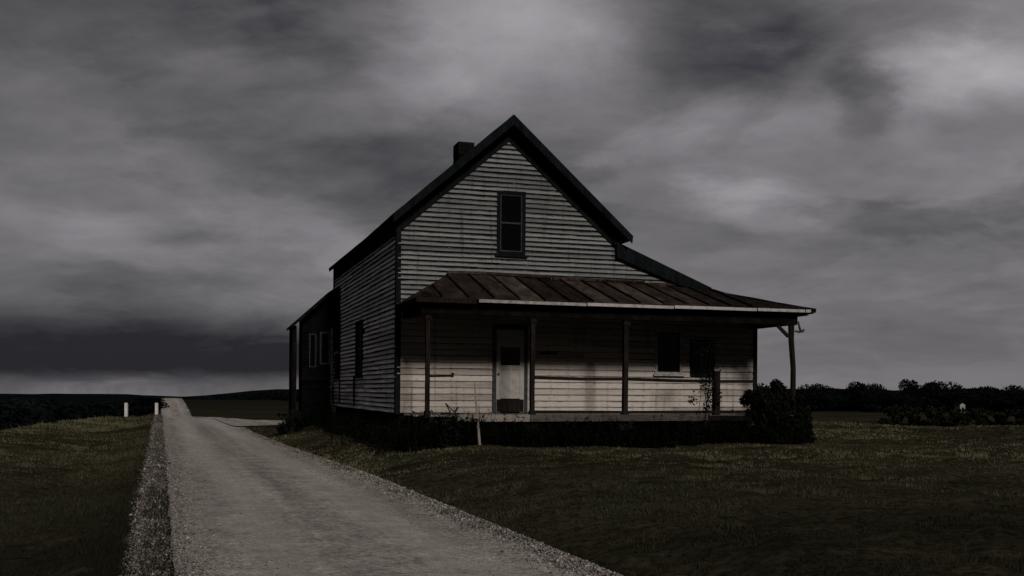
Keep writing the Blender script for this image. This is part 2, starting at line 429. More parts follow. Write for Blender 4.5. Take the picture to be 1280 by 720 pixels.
# ------------------------------------------------------------------ foliage
def leaf_cloud(centers, radii, n, size, zsq=1.0, shade=True, aspect=.5):
    centers = np.array(centers, float); radii = np.array(radii, float)
    k = NP.choice(len(centers), n, p=(radii**2)/np.sum(radii**2))
    d = NP.normal(0, 1, (n, 3)); d /= np.linalg.norm(d, axis=1)[:, None]
    r = radii[k]*NP.uniform(.35, 1.12, n)**.6
    P = centers[k]+d*r[:, None]*np.array([1, 1, zsq])
    a = NP.normal(0, 1, (n, 3)); a /= np.linalg.norm(a, axis=1)[:, None]
    b = np.cross(a, NP.normal(0, 1, (n, 3))); b /= np.linalg.norm(b, axis=1)[:, None]
    s = size*NP.uniform(.5, 1.4, n)[:, None]
    V = np.stack([P-a*s, P-b*s*aspect, P+a*s, P+b*s*aspect], 1).reshape(-1, 3)
    F = np.arange(4*n).reshape(-1, 4)
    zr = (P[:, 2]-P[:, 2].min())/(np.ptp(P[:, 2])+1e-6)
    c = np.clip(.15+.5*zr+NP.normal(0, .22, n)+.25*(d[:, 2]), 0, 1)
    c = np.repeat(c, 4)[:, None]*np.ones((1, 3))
    return V, F, c
def crown_blobs(h, w, seed, lo=.3):
    r = random.Random(seed); cs = []; rs = []
    for i in range(r.randint(9, 13)):
        z = h*r.uniform(lo, .86); f = 1-abs((z/h-.55)/.6)**2
        a = r.uniform(0, 6.28); d = w*.5*f*r.uniform(.1, .85)
        cs.append((d*math.cos(a), d*math.sin(a), z)); rs.append(w*r.uniform(.16, .30))
    return cs, rs
def tree_mesh_set(seed, h, w, n, leaf, mat, lo=.3):
    cs, rs = crown_blobs(h, w, seed, lo)
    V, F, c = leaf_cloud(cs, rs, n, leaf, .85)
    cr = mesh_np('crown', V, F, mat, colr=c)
    r = random.Random(seed+99); mb = MB()
    top = (r.uniform(-.1, .1)*w, r.uniform(-.1, .1)*w, h*.7)
    mb.tube([(0,0,-.3), (0,0,h*.25), top], [h*.03, h*.022, h*.006], 6)
    for c_ in cs[:6]:
        z = h*r.uniform(.22, .5); mb.tube([(0,0,z), tuple(c_)], [h*.011, h*.003], 4)
    tr = mb.build('trunk', M['bark'])
    return cr, tr
protos = []
for i in range(5):
    cr, tr = tree_mesh_set(300+i, 7.5, 6.0+.6*(i % 3), 2600, .30, M['leaf_far'], .12)
    protos.append((cr.data, tr.data)); bpy.data.objects.remove(cr); bpy.data.objects.remove(tr)
def place_tree(X, Y, h, w, k, label, group, name='tree'):
    e = empty(name, (X, Y, float(H(X, Y))), rnd.uniform(0, 6.28)); tag(e, label, 'tree', group)
    e.scale = (w/6.3, w/6.3, h/7.5)
    c = link(bpy.data.objects.new('crown', protos[k][0]), e); t = link(bpy.data.objects.new('trunk', protos[k][1]), e)
    return e
F_ = 1260.; ROLL = R(.4)
def azx(px, Y): return (px-640)/F_*Y
# treeline behind the right-hand field (skyline read left to right)
sky_r = [(905,500),(922,476),(946,474),(958,480),(975,480),(1000,484),(1018,480),(1032,478),(1048,482),(1066,484),(1078,475),(1092,480),(1108,482),(1124,484),(1140,476),(1158,475),(1174,478),(1192,479),(1208,480),(1228,482),(1246,481),(1264,483),(1284,484),(1302,482),(1325,484),(1350,480),(1380,484)]
special = {922: 'rounded dark tree rising just behind the shrub at the right end of the house',
           1078: 'round topped dark tree standing up alone from the low middle of the far treeline',
           1140: 'dark tree where the far treeline steps up to its long flat right half'}
for i, (px, py) in enumerate(sky_r):
    Y = 245+rnd.uniform(-12, 14); hz = 488+(px-640)*math.tan(ROLL)
    X = azx(px, Y); top = 1.6+(hz-py)/F_*Y; z0 = float(H(X, Y))
    lab = special.get(px, 'dark leafy tree among the ranks of the distant treeline behind the field')
    place_tree(X, Y, (top-z0)*rnd.uniform(.96, 1.03), rnd.uniform(5.2, 8.0), i % 5, lab, 'trees of the distant treeline')
for i in range(22):                                                # a second rank fills the gaps low down
    px = 900+i*20+rnd.uniform(-5, 5); Y = 225+rnd.uniform(-8, 8); X = azx(px, Y); z0 = float(H(X, Y))
    hz = 488+(px-640)*math.tan(ROLL)
    place_tree(X, Y, 1.6+(hz-492)/F_*Y-z0+rnd.uniform(-.5, .8), rnd.uniform(5.5, 7.5), i % 5, 'low dark scrub tree at the foot of the distant treeline', 'scrub trees below the distant treeline', 'scrub_tree')
# left: dark trees below the bank, right of them the woods beyond the road
LT = [(-12,96,502,9),(14,88,500,8),(34,84,497,7),(52,92,506,6.5),(84,98,503,7),(104,120,506,7),(122,125,503,7),(140,128,502,7),(158,130,504,7),(176,132,503,6),(190,134,505,5)]
for i, (px, Y, py, w) in enumerate(LT):
    X = azx(px, Y); hz = 488+(px-640)*math.tan(ROLL); z0 = float(H(X, Y))
    lab = 'black bushy tree below the bank at the far left of the verge' if px < 60 else 'black bushy tree beyond the verge left of the road crest'
    place_tree(X, Y, max(2, 1.6+(hz-py)/F_*Y-z0), w, i % 5, lab, 'trees below the left bank' if px < 60 else 'trees left of the road crest')
for i in range(15):
    px = 243+i*9.2; Y = 300+rnd.uniform(-25, 25); X = azx(px, Y); hz = 488+(px-640)*math.tan(ROLL); z0 = float(H(X, Y))
    py = np.interp(px, [243, 280, 320, 360, 380], [497, 493, 490, 489, 489])
    place_tree(X, Y, 1.6+(hz-py)/F_*Y-z0, rnd.uniform(7, 9), i % 5, 'dark tree in the low wood right of the road crest', 'trees of the low wood right of the road')

# distant wooded hills
def ridge(name, x0, x1, Y, pys, depth=400, n=90):
    pxs, tops = zip(*pys); X = np.linspace(x0, x1, n)
    P = []
    for j, f in enumerate([0, .25, .5, .75, 1.0, 1.3]):
        yy = Y+depth*(f-.5)
        for x in X:
            px = 640+x/Y*F_; hz = 488+(px-640)*math.tan(ROLL)
            top = 1.6+(hz-np.interp(px, pxs, tops))/F_*Y+1.2*math.sin(x*.031)+.9*math.sin(x*.083+1)+rnd.uniform(-.5, .5)
            P.append((x, yy, -40+(top+40)*[0, .75, 1, .95, .6, 0][j]))
    m = 6; I = np.arange((m-1)*(n-1)); b = (I//(n-1))*n+I % (n-1)
    o = mesh_np(name, np.array(P), np.stack([b, b+1, b+n+1, b+n], 1), M['leaf_far'], colr=np.full((len(P), 3), .55), smooth=True)
    tag(o, kind='structure')
ridge('far_hills', -1500, 1800, 1500, [(-400,486),(-100,490),(0,493.5),(50,492),(95,490.5),(140,493),(205,496.5),(250,494),(300,489.5),(345,487.5),(420,486),(640,487),(1000,486),(1280,487),(1700,486)])

# ------------------------------------------------------------------ shrubs
def shrub(name, X, Y, h, w, n, leaf, label, cat='shrub', group=None, mat='leaf', seed=0, d=None, lo=.02):
    e = empty(name, (X, Y, float(H(X, Y)))); tag(e, label, cat, group)
    r = random.Random(seed); cs = []; rs = []
    for i in range(16):
        z = h*r.uniform(lo, .8); a = r.uniform(0, 6.28); k = w*.5*r.uniform(.1, .75)*(1.1-.55*z/h)
        cs.append((k*math.cos(a), (d or w)/w*k*math.sin(a), z)); rs.append(min(w, h)*r.uniform(.14, .24))
    for i in range(14):                                            # sprigs
        a = r.uniform(0, 6.28); k = w*.42*r.uniform(.2, 1)
        cs.append((k*math.cos(a), k*math.sin(a)*(d or w)/w, h*r.uniform(.7, 1.0)*(1.05-.3*k/w))); rs.append(min(w, h)*r.uniform(.05, .10))
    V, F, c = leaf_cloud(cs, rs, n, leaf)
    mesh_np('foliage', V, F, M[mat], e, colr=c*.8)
    mb = MB()
    for c_ in cs[::3]: mb.tube([(c_[0]*.15, c_[1]*.15, -.05), (c_[0]*.5, c_[1]*.5, c_[2]*.5), c_], [.025, .016, .006], 4)
    mb.build('stem', M['bark'], e)
    return e
bx, by = h2w(9.55, -2.0)
shrub('shrub', bx-.60, by-.1, 1.52, 1.8, 22000, .045, 'large black shrub crowding the right end of the porch', seed=5)
bx2, by2 = h2w(10.25, -2.1)
shrub('shrub', bx2-.50, by2, .95, 1.1, 5000, .055, 'lower dark shrub at the outer right foot of the large porch shrub', seed=9)
bx3, by3 = h2w(8.75, -2.3)
shrub('shrub', bx3, by3, .95, 1.3, 6000, .05, 'dark shrub left of the large shrub, reaching up to the lower porch rail', seed=12)
# hedge row at the edge of the lawn
hd = ['first and leftmost bush of the dark row at the lawn edge, ragged on top', 'second bush from the left in the row at the lawn edge', 'third bush from the left in the row at the lawn edge', 'fourth bush from the left in the row at the lawn edge',
      'bush in the row at the lawn edge standing just right of the pale shed', 'second bush from the right in the row at the lawn edge', 'rightmost bush of the dark row at the lawn edge']
for i, px in enumerate([1116, 1142, 1168, 1194, 1222, 1252, 1284]):
    Y = 41.3+rnd.uniform(-.5, .6); X = azx(px, Y)
    shrub('bush', X, Y, [.82,.80,.78,.66,.68,.62,.66][i], 1.35, 2400, .055, hd[i], 'bush', 'bushes along the lawn edge', 'weed', seed=40+i, d=1.3)

# undergrowth below the porch and along the side wall
def undergrowth():
    Vs = []; Cs = []; n = 0
    spots = []
    for i in range(1500):
        u = rnd.uniform(-.3, 9.6); v = -2.15-abs(rnd.gauss(0, .28)); spots.append((u, v, .62 if rnd.random() < .8 else .85))
    for i in range(800):
        v = rnd.uniform(-1.8, 13.0); u = -.15-abs(rnd.gauss(0, .28)); spots.append((u, v, .65))
    for i in range(240):
        spots.append((rnd.uniform(-1.6, 0), 11.3-abs(rnd.gauss(0, .25)), .7))
    for i in range(260):
        spots.append((rnd.uniform(-.2, .9), rnd.uniform(-2.5, -1.0), .8))
    for i in range(160):
        spots.append((rnd.gauss(.75, .3), rnd.gauss(-2.45, .15), .75))
    lv = []; 
    for u, v, hh in spots:
        X, Y = h2w(u, v); Z = float(H(X, Y)); h = hh*rnd.uniform(.25, 1.0); 
        lx, ly = rnd.gauss(0, .28)*h, rnd.gauss(0, .2)*h; w = .008
        a = rnd.uniform(0, 3.14); cx, cy = math.cos(a)*w, math.sin(a)*w
        t = rnd.uniform(0, .5) if rnd.random() < .95 else .8
        Vs += [(X-cx, Y-cy, Z), (X+cx, Y+cy, Z), (X+lx+cx*.4, Y+ly+cy*.4, Z+h), (X+lx-cx*.4, Y+ly-cy*.4, Z+h)]; Cs += [t*.3]*4
        for k in range(rnd.randint(8, 15)):
            f = rnd.uniform(.05, 1); s = rnd.uniform(.03, .10); b = rnd.uniform(0, 6.28); e = rnd.uniform(-.5, .9)
            px, py, pz = X+lx*f, Y+ly*f, Z+h*f
            dx, dy, dz = math.cos(b)*s, math.sin(b)*s, e*s; qx, qy = -math.sin(b)*s*.3, math.cos(b)*s*.3
            Vs += [(px, py, pz), (px+dx*.5+qx, py+dy*.5+qy, pz+dz*.6), (px+dx, py+dy, pz+dz*.7), (px+dx*.5-qx, py+dy*.5-qy, pz+dz*.6)]; Cs += [t*rnd.uniform(.5, 1)]*4
    V = np.array(Vs); F = np.arange(len(V)).reshape(-1, 4)
    o = mesh_np('undergrowth', V, F, M['weed'], colr=np.array(Cs)[:, None]*np.ones((1, 3))*.8)
    tag(o, 'dark tangle of weeds growing along the foot of porch and side wall', 'weeds', kind='stuff')
undergrowth()

# ------------------------------------------------------------------ FARMHOUSE
house = empty('farmhouse', (AX, AY, BASE), TH)
tag(house, 'abandoned white clapboard farmhouse with steep dark gable and rusty tin porch roof', 'house')
OFF = (0, 0, BASE)
def part(mb, name, mat, parent=None, label=None):
    o = mb.build(name, M[mat] if isinstance(mat, str) else mat, parent or house, OFF)
    if label: o['label'] = label
    return o

PK = (2.75, 8.30); SL = .876                                       # ridge, main roof slope
def wall_ivl(z):                                                    # front wall width at height z
    if z > 5.40:
        h = (PK[1]-.22-z)/SL; return (max(0.0, PK[0]-h), min(5.55, PK[0]+h))
    if z > 3.70: return (0.0, min(9.66, 5.65+(5.38-.10-z)/.394))
    return (0.0, 9.69)

def siding(name, mat, z0, z1, ivl, exp_, P, openings=(), parent=None, proud=.026, miss=.0, jit=1.0, label=None):
    """P(s, z, d) -> point: s along the wall, d outwards"""
    mb = MB(); z = z0; row = 0
    while z < z1-1e-4:
        e = min(exp_*(1+rnd.uniform(-.04, .04)*jit), z1-z); zc = z+e*.5
        a0, b0 = ivl(z); a1, b1 = ivl(z+e)
        segs = [(max(min(a0, a1), 0) if False else (a0+a1)/2, (b0+b1)/2)]
        for (oa, ob, oz0, oz1) in openings:
            if oz0 < zc < oz1:
                ns = []
                for (a, b) in segs:
                    if ob <= a or oa >= b: ns.append((a, b)); continue
                    if oa > a: ns.append((a, oa))
                    if ob < b: ns.append((ob, b))
                segs = ns
        for (a, b) in segs:
            if b-a < .05: continue
            cuts = [a]; s = a+rnd.uniform(1.2, 5.6)
            while s < b-.4: cuts.append(s); s += rnd.uniform(3.2, 5.6)
            cuts.append(b)
            for s0, s1 in zip(cuts, cuts[1:]):
                if rnd.random() < miss and s1-s0 < 3: continue
                tone = min(1, max(0, rnd.gauss(.5, .17)))
                g = .0006; n = max(1, int((s1-s0)/.45)); ph = rnd.uniform(0, 6); dz0 = rnd.gauss(0, .0022)*jit; dz1 = dz0+rnd.gauss(0, .004)*jit
                pr = proud*(1+rnd.uniform(-.15, .35)*jit)
                pts = []
                for k in range(n+1):
                    q = k/n; s = s0+g+(s1-s0-2*g)*q
                    w = (.0028*math.sin(s*1.7+ph)+dz0*(1-q)+dz1*q)*1.0
                    p = pr*(1+.22*jit*math.sin(s*2.9+ph*2))
                    pts.append((s, w, p))
                for (sa, wa, pa), (sb, wb, pb) in zip(pts, pts[1:]):
                    zb = z; zt = z+e+.012
                    mb.face([P(sa, zb+wa, pa), P(sb, zb+wb, pb), P(sb, zt+wb, .004), P(sa, zt+wa, .004)],
                            [(tone, 0, 0), (tone, 0, 0), (tone, 1, 0), (tone, 1, 0)])
                    mb.face([P(sa, zb+wa, .0), P(sb, zb+wb, .0), P(sb, zb+wb, pb), P(sa, zb+wa, pa)], (tone, 1, 0))
                for (s, w, p) in (pts[0], pts[-1]):
                    mb.face([P(s, z+w, 0), P(s, z+w, p), P(s, z+e+w, .004)], (tone, .2, 0))
        z += e; row += 1
    return part(mb, name, mat, parent, label)
Pf = lambda s, z, d: (s, -d, z)
Pl = lambda s, z, d: (-d, s, z)
Pr = lambda s, z, d: (9.69+d, s, z)
VB = 10.85
# bodies (sheathing) -------------------------------------------------
b_ = MB()
b_.prism([(.002, .004, 5.0), (5.55, .004, 5.0), (5.55, VB, 5.0), (.002, VB, 5.0)], 4.0)
pf = [(.003, 5.0), (5.549, 5.0), (5.549, 5.50), (PK[0], PK[1]-.20), (.003, 5.75)]
b_.prism([(x, .004, z) for x, z in pf], VB-.006, d=(0, 1, 0))
pl_ = [(5.552, 1.0), (9.688, 1.0), (9.688, 3.64), (5.552, 5.26)]
b_.prism([(x, .004, z) for x, z in pl_], 8.2, d=(0, 1, 0))
part(b_, 'wall_body', 'sheath')
# clapboards ---------------------------------------------------------
UW = (2.45, 3.19, 4.93, 6.51); D0 = (2.36, 3.26, 1.05, 3.22); W1 = (6.74, 7.52, 2.05, 3.20); W2 = (7.75, 8.46, 2.0, 2.96)
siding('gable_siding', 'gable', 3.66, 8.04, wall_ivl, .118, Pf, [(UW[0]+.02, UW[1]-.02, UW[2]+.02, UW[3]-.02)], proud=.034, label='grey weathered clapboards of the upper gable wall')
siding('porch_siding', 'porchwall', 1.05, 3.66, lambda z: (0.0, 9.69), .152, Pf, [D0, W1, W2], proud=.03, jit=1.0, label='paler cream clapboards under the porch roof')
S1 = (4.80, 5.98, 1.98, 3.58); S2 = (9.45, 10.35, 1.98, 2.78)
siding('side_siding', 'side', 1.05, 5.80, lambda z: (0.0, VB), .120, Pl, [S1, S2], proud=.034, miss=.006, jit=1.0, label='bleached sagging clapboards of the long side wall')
siding('end_siding', 'side', 1.05, 3.6, lambda z: (0.0, 8.2), .152, Pr, [(2.5, 3.4, 2.0, 3.3)], proud=.03)
siding('rear_siding', 'side', 1.05, 7.9, lambda z: (0.0, 5.55) if z < 5.7 else (PK[0]-(8.1-z)/SL, PK[0]+(8.1-z)/SL), .152, lambda s, z, d: (s, VB+d, z), [], proud=.03)
t = MB(); t.box((2.55-.0, 0, 0), (0, 0, 0)) if False else None
c = MB(); c.box((9.692, 2.46, 1.96), (9.735, 3.44, 3.34)); w_ = part(c, 'window_frame', 'trimdark')
c = MB(); c.box((9.736, 2.55, 2.05), (9.742, 3.35, 3.25)); part(c, 'pane', 'glass', w_)
# corner boards, gable frieze, side strip standing in for eave shade
c = MB(); c.box((-.045, -.045, 1.02), (.075, .0, 5.78), j=.004); c.box((-.045, .0, 1.02), (-.002, .09, 5.78), j=.004); part(c, 'corner_board', 'trimdark')
c = MB(); c.box((9.63, -.05, 1.02), (9.74, 0, 3.58), j=.004); c.box((9.70, .0, 1.02), (9.745, .09, 3.58)); part(c, 'corner_board', 'trimdark')
c = MB(); c.box((-.05, VB-.1, 1.02), (-.004, VB+.05, 5.7)); part(c, 'corner_board', 'trimdark')
c = MB()
for sgn in (-1, 1):
    x1 = 2.9 if sgn > 0 else 2.79
    for (xa, za, xb, zb) in [(PK[0], PK[1]-.17, PK[0]+sgn*x1, PK[1]-.17-x1*SL)]:
        P4 = [(xa, -.055, za), (xb, -.055, zb), (xb, -.055, zb-.40), (xa, -.055, za-.40)]
        if sgn < 0: P4 = P4[::-1]
        c.prism(P4, .05, d=(0, 1, 0))
part(c, 'frieze_and_shade_board', 'trimdark')
c = MB(); c.box((-.058, .0, 5.28), (-.047, VB, 5.70)); part(c, 'frieze_and_shade_board', 'trimdark')  # dark strip put in for the shade under the side eave

# main roof ----------------------------------------------------------
def extr_profile(prof_, v0, v1, nseg, jit, c_=(.5, .5, 0)):
    mb = MB(); n = len(prof_); rings = []
    for k in range(nseg+1):
        v = v0+(v1-v0)*k/nseg; dz = -.035*math.sin(math.pi*k/nseg)
        rings.append([(x+rnd.uniform(-jit, jit), v, z+dz+rnd.uniform(-jit, jit)*.6) for x, z in prof_])
    for a, b in zip(rings, rings[1:]):
        for i in range(n):
            mb.face([a[i], a[(i+1) % n], b[(i+1) % n], b[i]], (rnd.uniform(.3, .7), .5, 0))
    mb.face(rings[0][::-1], c_); mb.face(rings[-1], c_); return mb
# subdivide profile so that the rake is not perfectly ruled
def sub(p, q, n): return [(p[0]+(q[0]-p[0])*i/n, p[1]+(q[1]-p[1])*i/n) for i in range(n)]
EL = (-.20, PK[1]-(PK[0]+.20)*SL+.0); ER = (5.92, PK[1]-(5.92-PK[0])*SL)
prf = sub(EL, PK, 10)+sub(PK, ER, 10)+[ER]+[(ER[0]-.02, ER[1]-.12)]+[(PK[0], PK[1]-.15)]+[(EL[0]+.02, EL[1]-.12)]
mb = extr_profile(prf, -.40, 10.95, 26, .006)
roof = part(mb, 'roof', 'roof')
c = MB()                                                           # barge boards
for sgn, E_ in ((-1, EL), (1, ER)):
    P4 = [(PK[0], -.435, PK[1]-.012), (E_[0], -.435, E_[1]-.012), (E_[0]-sgn*.02, -.435, E_[1]-.20), (PK[0], -.435, PK[1]-.26)]
    if sgn < 0: P4 = P4[::-1]
    c.prism(P4, .032, d=(0, 1, 0))
part(c, 'barge_board', 'trimdark', roof)
c = MB()                                                           # chimney on the ridge
for k in range(8):
    o_ = .0
    c.box((2.56-o_+rnd.uniform(-.006, .006), 4.15-o_, 7.75+k*.118), (3.03+o_+rnd.uniform(-.006, .006), 4.75+o_, 7.75+k*.118+.114), (rnd.random(), .5, 0))
c.box((2.60, 4.2, 7.7), (2.98, 4.7, 8.68))
part(c, 'chimney', 'brick', roof)

# lean-to roof ---------------------------------------------------------
LZ = lambda u: 5.38-(u-5.65)*.394
EU, EV, EZ = 10.0, -2.30, 3.60
mb = MB(); HV = -.12
rows = []
NU = 22
for i in range(NU+1):
    u = 5.53+(EU-5.53)*i/NU; z = LZ(u)+rnd.uniform(-.006, .006)-.03*math.sin(math.pi*i/NU)
    vf = HV if u < 8.45 else HV+(EV-HV)*(u-8.45)/(EU-8.45)
    vf += rnd.uniform(-.012, .012); rows.append((u, z, vf))
for (u0, z0, f0), (u1, z1, f1) in zip(rows, rows[1:]):
    mb.prism([(u0, f0, z0), (u1, f1, z1), (u1, 8.4, z1), (u0, 8.4, z0)], .10, (rnd.uniform(.35, .65), .5, 0))
lr = part(mb, 'lean_to_roof', 'roof')
c = MB(); P4 = [(5.6, HV-.03, LZ(5.6)-.01), (5.6, HV-.03, LZ(5.6)-.40), (8.3, HV-.03, LZ(8.3)-.30), (8.3, HV-.03, LZ(8.3)-.01)]
c.prism(P4, .025, d=(0, 1, 0)); part(c, 'barge_board', 'trimdark', lr)

# porch roof -------------------------------------------------------------
mb = MB()
TLx, TRx, TZL, TZR = 1.27, 8.42, 4.40, 4.29
ne = 17
def top_at(e):                                                      # e: eave coordinate -> point on upper edge
    if e < TLx: f = (e+.05)/(TLx+.05); return (e, EV*(1-f), EZ+(TZL-EZ)*f)
    if e > TRx: f = (EU-e)/(EU-TRx); return (e, EV*(1-f), LZ(e)-.075)
    k = (e-TLx)/(TRx-TLx); return (e, -.03, TZL+(TZR-TZL)*k)
ed = [-.05+(EU+.05)*i/ne for i in range(ne+1)]
for i in range(ne):
    a, b = ed[i], ed[i+1]; t0 = rnd.gauss(.5, .27); t0 = min(1, max(0.15, t0))*float(np.interp(i, [0,1,3,10,12,16],[.3,.6,1,.95,.35,-.4])); dz = rnd.uniform(-.006, .014); dv = rnd.uniform(-.03, .03)
    xs_ = [a]+[q for q in (TLx, TRx) if a+.01 < q < b-.01]+[b]
    up = [top_at(x) for x in xs_]
    lo_ = [(b, EV+dv, EZ+.02+dz+.04*(b/EU)), (a, EV+dv, EZ+.02+dz+.04*(a/EU))]
    poly = [lo_[1], lo_[0]]+[(x, y, z+dz+.02) for x, y, z in up[::-1]]
    if abs(up[0][1]-EV) < .01: poly = poly[:-1]
    if abs(up[-1][1]-EV) < .01: poly = [poly[0], poly[1]]+poly[3:]
    mb.prism(poly, .022, (t0, .5, 0))
    if 0 < i and a < TRx+.2:                                                       # raised seam
        tp = top_at(a); mb.bar((a, EV-.01, EZ+.045+.04*a/EU), (tp[0], tp[1], tp[2]+.045), .035, .04, (min(1, max(0, t0-.35)), .5, 0))
mb.prism([(-.07, EV-.02, EZ+.01), (TLx, -.03, TZL+.02), (-.07, -.03, EZ+.01)], .03, (.45, .5, 0))
pr_ = part(mb, 'porch_roof', 'tin')
c = MB()                                                            # flashing curling along the wall
s = 1.2
while s < 8.2:
    e = min(8.2, s+rnd.uniform(.9, 1.9)); k = (s-TLx)/(TRx-TLx); z = TZL+(TZR-TZL)*k
    c.bar((s, -.06, z+.05+rnd.uniform(-.01, .02)), (e-.02, -.06, z+.05+rnd.uniform(-.015, .02)), .05, .07, (rnd.uniform(.1, .6), .5, 0)); s = e
part(c, 'flashing', 'tin', pr_)
c = MB(); s = 1.35                                                  # pale gutter board, broken into lengths
while s < 9.75:
    e = min(9.85, s+rnd.uniform(1.2, 2.6))
    c.box((s, EV-.055, EZ-.075+.04*s/EU), (e-.03, EV-.02, EZ-.005+.04*s/EU), (rnd.uniform(.5, .9), .5, 0), .006); s = e
part(c, 'gutter', 'trimwhite', pr_)
c = MB(); c.box((-.05, EV-.02, EZ-.10), (1.3, EV+.02, EZ+.0), j=.006); part(c, 'fascia', 'wood', pr_); c = MB(); c.box((-.05, EV+.0, EZ-.085), (-.02, -.03, EZ+.0)); part(c, 'fascia', 'wood', pr_); c = MB(); c.box((9.9, EV, EZ-.06), (9.94, -.0, EZ+.03))
part(c, 'fascia', 'wood', pr_)
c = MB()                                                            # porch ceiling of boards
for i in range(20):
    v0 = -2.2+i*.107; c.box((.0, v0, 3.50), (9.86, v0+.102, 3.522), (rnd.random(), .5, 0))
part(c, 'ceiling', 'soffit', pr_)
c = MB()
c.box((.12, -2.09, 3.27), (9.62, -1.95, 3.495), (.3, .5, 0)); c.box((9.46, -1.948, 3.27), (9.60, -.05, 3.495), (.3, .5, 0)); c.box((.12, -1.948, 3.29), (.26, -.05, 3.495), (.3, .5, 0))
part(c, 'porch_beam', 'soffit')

# posts --------------------------------------------------------------------
def post(u, z0, z1, w, name='porch_post', label=None, curve=False, cap=True, mat='wood'):
    c = MB()
    if curve:
        c.tube([(u+.03, -2.0, z0), (u+.02, -2.02, 2.2), (u-.03, -2.0, 2.9), (u-.03, -2.0, z1)], [w*.62, w*.55, w*.58, w*.66], 8)
    else:
        n = 6
        for k in range(n):
            za = z0+(z1-z0)*k/n; zb = z0+(z1-z0)*(k+1)/n
            c.bar((u+rnd.uniform(-.006, .006), -2.0, za), (u+rnd.uniform(-.006, .006), -2.0, zb+.002), w, w*.96, (rnd.uniform(.3, .7), .5, 0))
        if cap:
            c.box((u-w*.75, -2.0-w*.75, z1-.13), (u+w*.75, -2.0+w*.75, z1-.06), j=.004); c.box((u-w*.66, -2.0-w*.7, z0), (u+w*.66, -2.0+w*.7, z0+.16), j=.004)
    return part(c, name, mat, None, label)
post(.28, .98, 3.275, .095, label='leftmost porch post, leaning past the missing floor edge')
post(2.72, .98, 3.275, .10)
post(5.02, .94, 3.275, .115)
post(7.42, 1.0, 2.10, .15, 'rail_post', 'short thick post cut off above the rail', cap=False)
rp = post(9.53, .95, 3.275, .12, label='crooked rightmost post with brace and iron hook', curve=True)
c = MB(); c.bar((9.42, -2.0, 2.98), (9.06, -2.0, 3.29), .07, .07); part(c, 'brace', 'wood', rp)
c = MB(); c.tube([(9.58, -2.04, 3.12), (9.70, -2.06, 3.10), (9.73, -2.06, 3.14), (9.70, -2.06, 3.2), (9.66, -2.06, 3.36)], [.02, .03, .035, .028, .018], 7); c.tube([(9.70, -2.06, 3.10), (9.80, -2.06, 3.12), (9.83, -2.06, 3.17)], [.025, .03, .02], 7); part(c, 'hook', 'iron', rp)
# rails
c = MB(); pts = [(2.72, 1.895), (3.9, 1.875), (5.02, 1.885), (6.2, 1.86), (7.42, 1.85), (8.48, 1.86)]
for p, q in zip(pts, pts[1:]): c.bar((p[0], -2.0, p[1]), (q[0], -2.0, q[1]), .06, .075, (rnd.uniform(.3, .7), .5, 0))
part(c, 'top_rail', 'wood')
c = MB(); pts = [(2.72, 1.12), (5.02, 1.11), (7.42, 1.12), (9.5, 1.13)]
for p, q in zip(pts, pts[1:]): c.bar((p[0], -2.0, p[1]), (q[0], -2.0, q[1]), .05, .06)
part(c, 'bottom_rail', 'wood')
c = MB(); c.bar((.3, -2.0, 1.90), (.86, -2.0, 1.915), .045, .05); c.bar((.84, -2.0, 1.88), (.86, -2.0, 1.98), .05, .05); part(c, 'rail_stub', 'wood', label='broken stub of rail sticking out from the leftmost post')
# deck
c = MB()
for i in range(18):
    v0 = -2.08+i*.114; c.box((.16+rnd.uniform(-.1, .14)+(.5 if i < 3 else 0), v0, 1.0), (9.5+rnd.uniform(-.05, .05), v0+.108, 1.035), (rnd.random(), .5, 0))
dk = part(c, 'porch_floor', 'deckwood')
c = MB(); c.box((.93, -2.145, .90), (2.62, -2.085, 1.055), (.8, .5, 0), .004); part(c, 'rim_board', 'deckwood', dk, 'pale short edge board below the door')
c = MB(); s = 2.64
for e in (4.4, 5.9, 7.15): c.box((s, -2.125, .905+rnd.uniform(-.005, .005)), (e-.015, -2.085, 1.055), (rnd.uniform(.4, .9), .5, 0), .004); s = e
part(c, 'rim_board', 'rim', dk)
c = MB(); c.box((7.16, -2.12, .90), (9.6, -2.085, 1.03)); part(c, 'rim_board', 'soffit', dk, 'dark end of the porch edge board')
c = MB()
for u in (.3, 1.9, 3.5, 5.1, 6.7, 8.3, 9.4): c.box((u, -2.07, .84), (u+.1, -.05, .995), (.3, .5, 0))
part(c, 'joist', 'wood', dk)
# foundation
c = MB()
for (x0, x1, y0, y1) in [(.05, 9.6, .06, .3), (.05, .3, .3, VB-.1), (9.3, 9.55, .3, 8.0), (.05, 5.4, VB-.35, VB-.1)]:
    L = max(x1-x0, y1-y0); ax = 0 if x1-x0 > y1-y0 else 1; s = 0; 
    while s < L-.01:
        e = min(L, s+rnd.uniform(.3, .6))
        for k in range(3):
            z0 = .0+k*.335; q = rnd.uniform(-.015, .015)
            if ax == 0: c.box((x0+s, y0+q, z0), (x0+e-.01, y1, z0+.328), (rnd.random(), .5, 0))
            else: c.box((x0+q, y0+s, z0), (x1, y0+e-.01, z0+.328), (rnd.random(), .5, 0))
        s = e
part(c, 'foundation', 'stone')
for u in (.3, 2.72, 5.02, 7.42, 9.5):
    c = MB()
    for k in range(4): c.box((u-.17, -2.05, .1+k*.185), (u+.17, -1.72, .28+k*.185), (rnd.random()*.4, .5, 0), .012)
    part(c, 'pier', 'stone')

